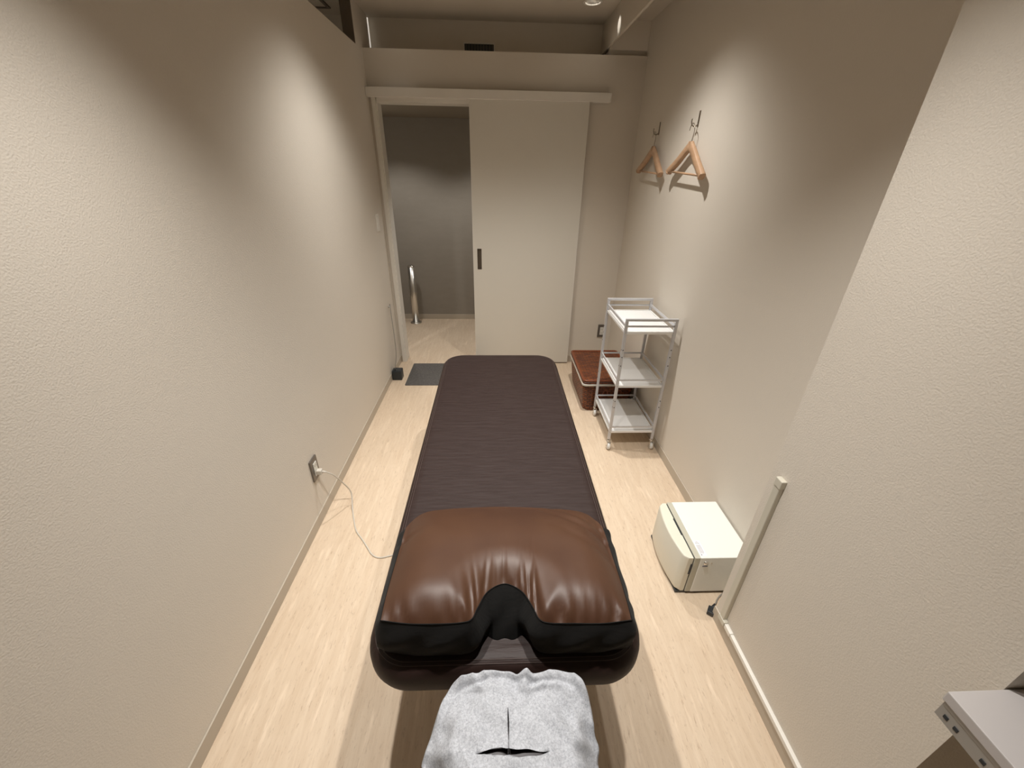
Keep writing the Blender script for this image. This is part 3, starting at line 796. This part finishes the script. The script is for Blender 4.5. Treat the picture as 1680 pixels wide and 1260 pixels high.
bmesh.ops.rotate(b, verts=b.verts, cent=(0, 0, 0), matrix=Matrix.Rotation(R(-38), 3, 'Z')); bmesh.ops.translate(b, verts=b.verts, vec=(.882, .9935, .0125))
pl = obj('plug', b, 'black', t)

# ------------------------------------------------------------ cable duct on the near pier
t = thing('cable_duct', 'pale surface cable duct rising on the right front wall and along its baseboard', 'cable duct', (XP, .93, 0))
b = nb(); box(b, XP-.016, XP, .912, .938, .072, .745, .003); obj('riser', b, 'duct', t)
b = nb(); box(b, XP-.018, XP, .910, .940, .745, .775, .003); obj('end_cap', b, 'duct', t)
b = nb(); box(b, XP-.018, XP, .900, .941, .0605, .085, .003); obj('elbow', b, 'duct', t)
b = nb(); box(b, XP-.013, XP, .34, .86, .0605, .078, .002); obj('run', b, 'white', t)
b = nb(); box(b, XP-.015, XP, .86, .90, .0605, .081, .003); obj('coupler', b, 'white', t)

# ------------------------------------------------------------ hangers and hooks
def hook(y, z, label):
    t = thing('wall_hook', label, 'hook', (XR, y, z), 'wall hooks on the right wall')
    b = nb(); box(b, XR-.004, XR, y-.006, y+.006, z-.042, z+.03, .0015); obj('back_plate', b, 'wire', t)
    b = nb(); tube(b, smoothpts([(XR-.003, y, z-.032), (XR-.016, y, z-.040), (XR-.030, y, z-.036), (XR-.037, y, z-.022), (XR-.037, y, z-.006)], 6), .003, 10); obj('prong', b, 'wire', t)
    return t
h1 = hook(2.440, 1.862, 'small metal hook on the right wall holding the nearer wooden hanger')
copy_thing(h1, (0, .570, .002), 'small metal hook on the right wall holding the farther wooden hanger')
def hanger(y, zt, label):
    """plane parallel to the wall; y centre, zt hook saddle height"""
    xh = XR-.030; zn = zt-.105
    t = thing('coat_hanger', label, 'hanger', (xh, y, zt), 'wooden hangers on the right wall')
    HZ = zn-.128
    lean = -.0
    for s in (-1, 1):
        b = nb(); pts = smoothpts([(xh, y+s*.004, zn), (xh, y+s*.05, zn-.026+s*.002), (xh-.002, y+s*.13, zn-.078+s*.006), (xh-.006, y+s*.207, zn-.122+s*.010), (xh-.008, y+s*.220, zn-.132+s*.010)], 6)
        P_ = [Vector(p) for p in pts]; rings = []
        for i, p in enumerate(P_):
            tg = (P_[min(i+1, len(P_)-1)]-P_[max(i-1, 0)]).normalized(); u = Vector((1, 0, 0)); v = tg.cross(u).normalized()
            q = i/(len(P_)-1); a = .011+.006*q; c = .021-.003*q+.005*math.exp(-q*14)
            ring = []
            for k in range(12):
                an = 2*math.pi*k/12; cc, ss = math.cos(an), math.sin(an)
                ring.append(b.verts.new(p+u*a*math.copysign(abs(cc)**.6, cc)+v*c*math.copysign(abs(ss)**.6, ss)))
            rings.append(ring)
        for i in range(len(rings)-1):
            for k in range(12): b.faces.new((rings[i][k], rings[i][(k+1) % 12], rings[i+1][(k+1) % 12], rings[i+1][k])).smooth = True
        b.faces.new(rings[0]); b.faces.new(rings[-1]); obj('shoulder_arm', b, 'wood', t)
    b = nb(); tube(b, [(xh-.006, y-.205, HZ-.009), (xh-.006, y+.205, HZ+.009)], .0055, 12); obj('trouser_bar', b, 'wood', t)
    b = nb()
    tube(b, smoothpts([(xh, y, zn+.005), (xh, y-.004, zn+.035), (xh, y-.012, zn+.062), (xh, y-.006, zn+.085), (xh, y+.012, zn+.101), (xh, y+.032, zn+.101), (xh, y+.046, zn+.086), (xh, y+.050, zn+.072)], 6), .0019, 8)
    obj('wire_hook', b, 'wire', t)
    return t
g1 = hanger(2.385, 1.838, 'wooden coat hanger on the right wall, the nearer and larger-looking one')
g1.location.y += .028
copy_thing(g1, (0, .570, .004), 'wooden coat hanger on the right wall, the farther one nearest the door')
g1.rotation_euler.x = 0

# ------------------------------------------------------------ table corner at lower right
t = thing('side_table', 'white tabletop on a slotted grey steel frame at the lower right corner', 'table', (1.0, .1, 0))
TX0, TX1, TY0, TY1, TZ = .781, 1.235, -.45, .338, .816
b = nb(); box(b, TX0, TX1, TY0, TY1, TZ-.022, TZ, .002); obj('tabletop', b, 'shelf', t)
b = nb(); 
fx = TX0+.004
box(b, fx, fx+.003, TY0+.01, TY1-.004, TZ-.062, TZ-.022); box(b, fx+.003, fx+.03, TY0+.01, TY1-.004, TZ-.062, TZ-.059)
box(b, fx-.0015, fx+.0045, TY0+.01, TY1-.006, TZ-.031, TZ-.0225, .001)
fr = obj('steel_rail', b, 'slotted', t)
for k, y in enumerate((.322, .305, .262, .246, .20, .184, .14, .124)):
    b = nb(); box(b, fx-.0012, fx+.0004, y-.006, y+.0015, TZ-.052, TZ-.044, .0005); obj('slot', b, 'black', fr)
for sx, sy in ((TX1-.04, TY0+.03), (TX1-.04, TY1-.05), (TX0+.03, TY0+.03)):
    b = nb(); box(b, sx-.015, sx+.015, sy-.015, sy+.015, 0, TZ-.022, .002); obj('leg', b, 'slotted', t)
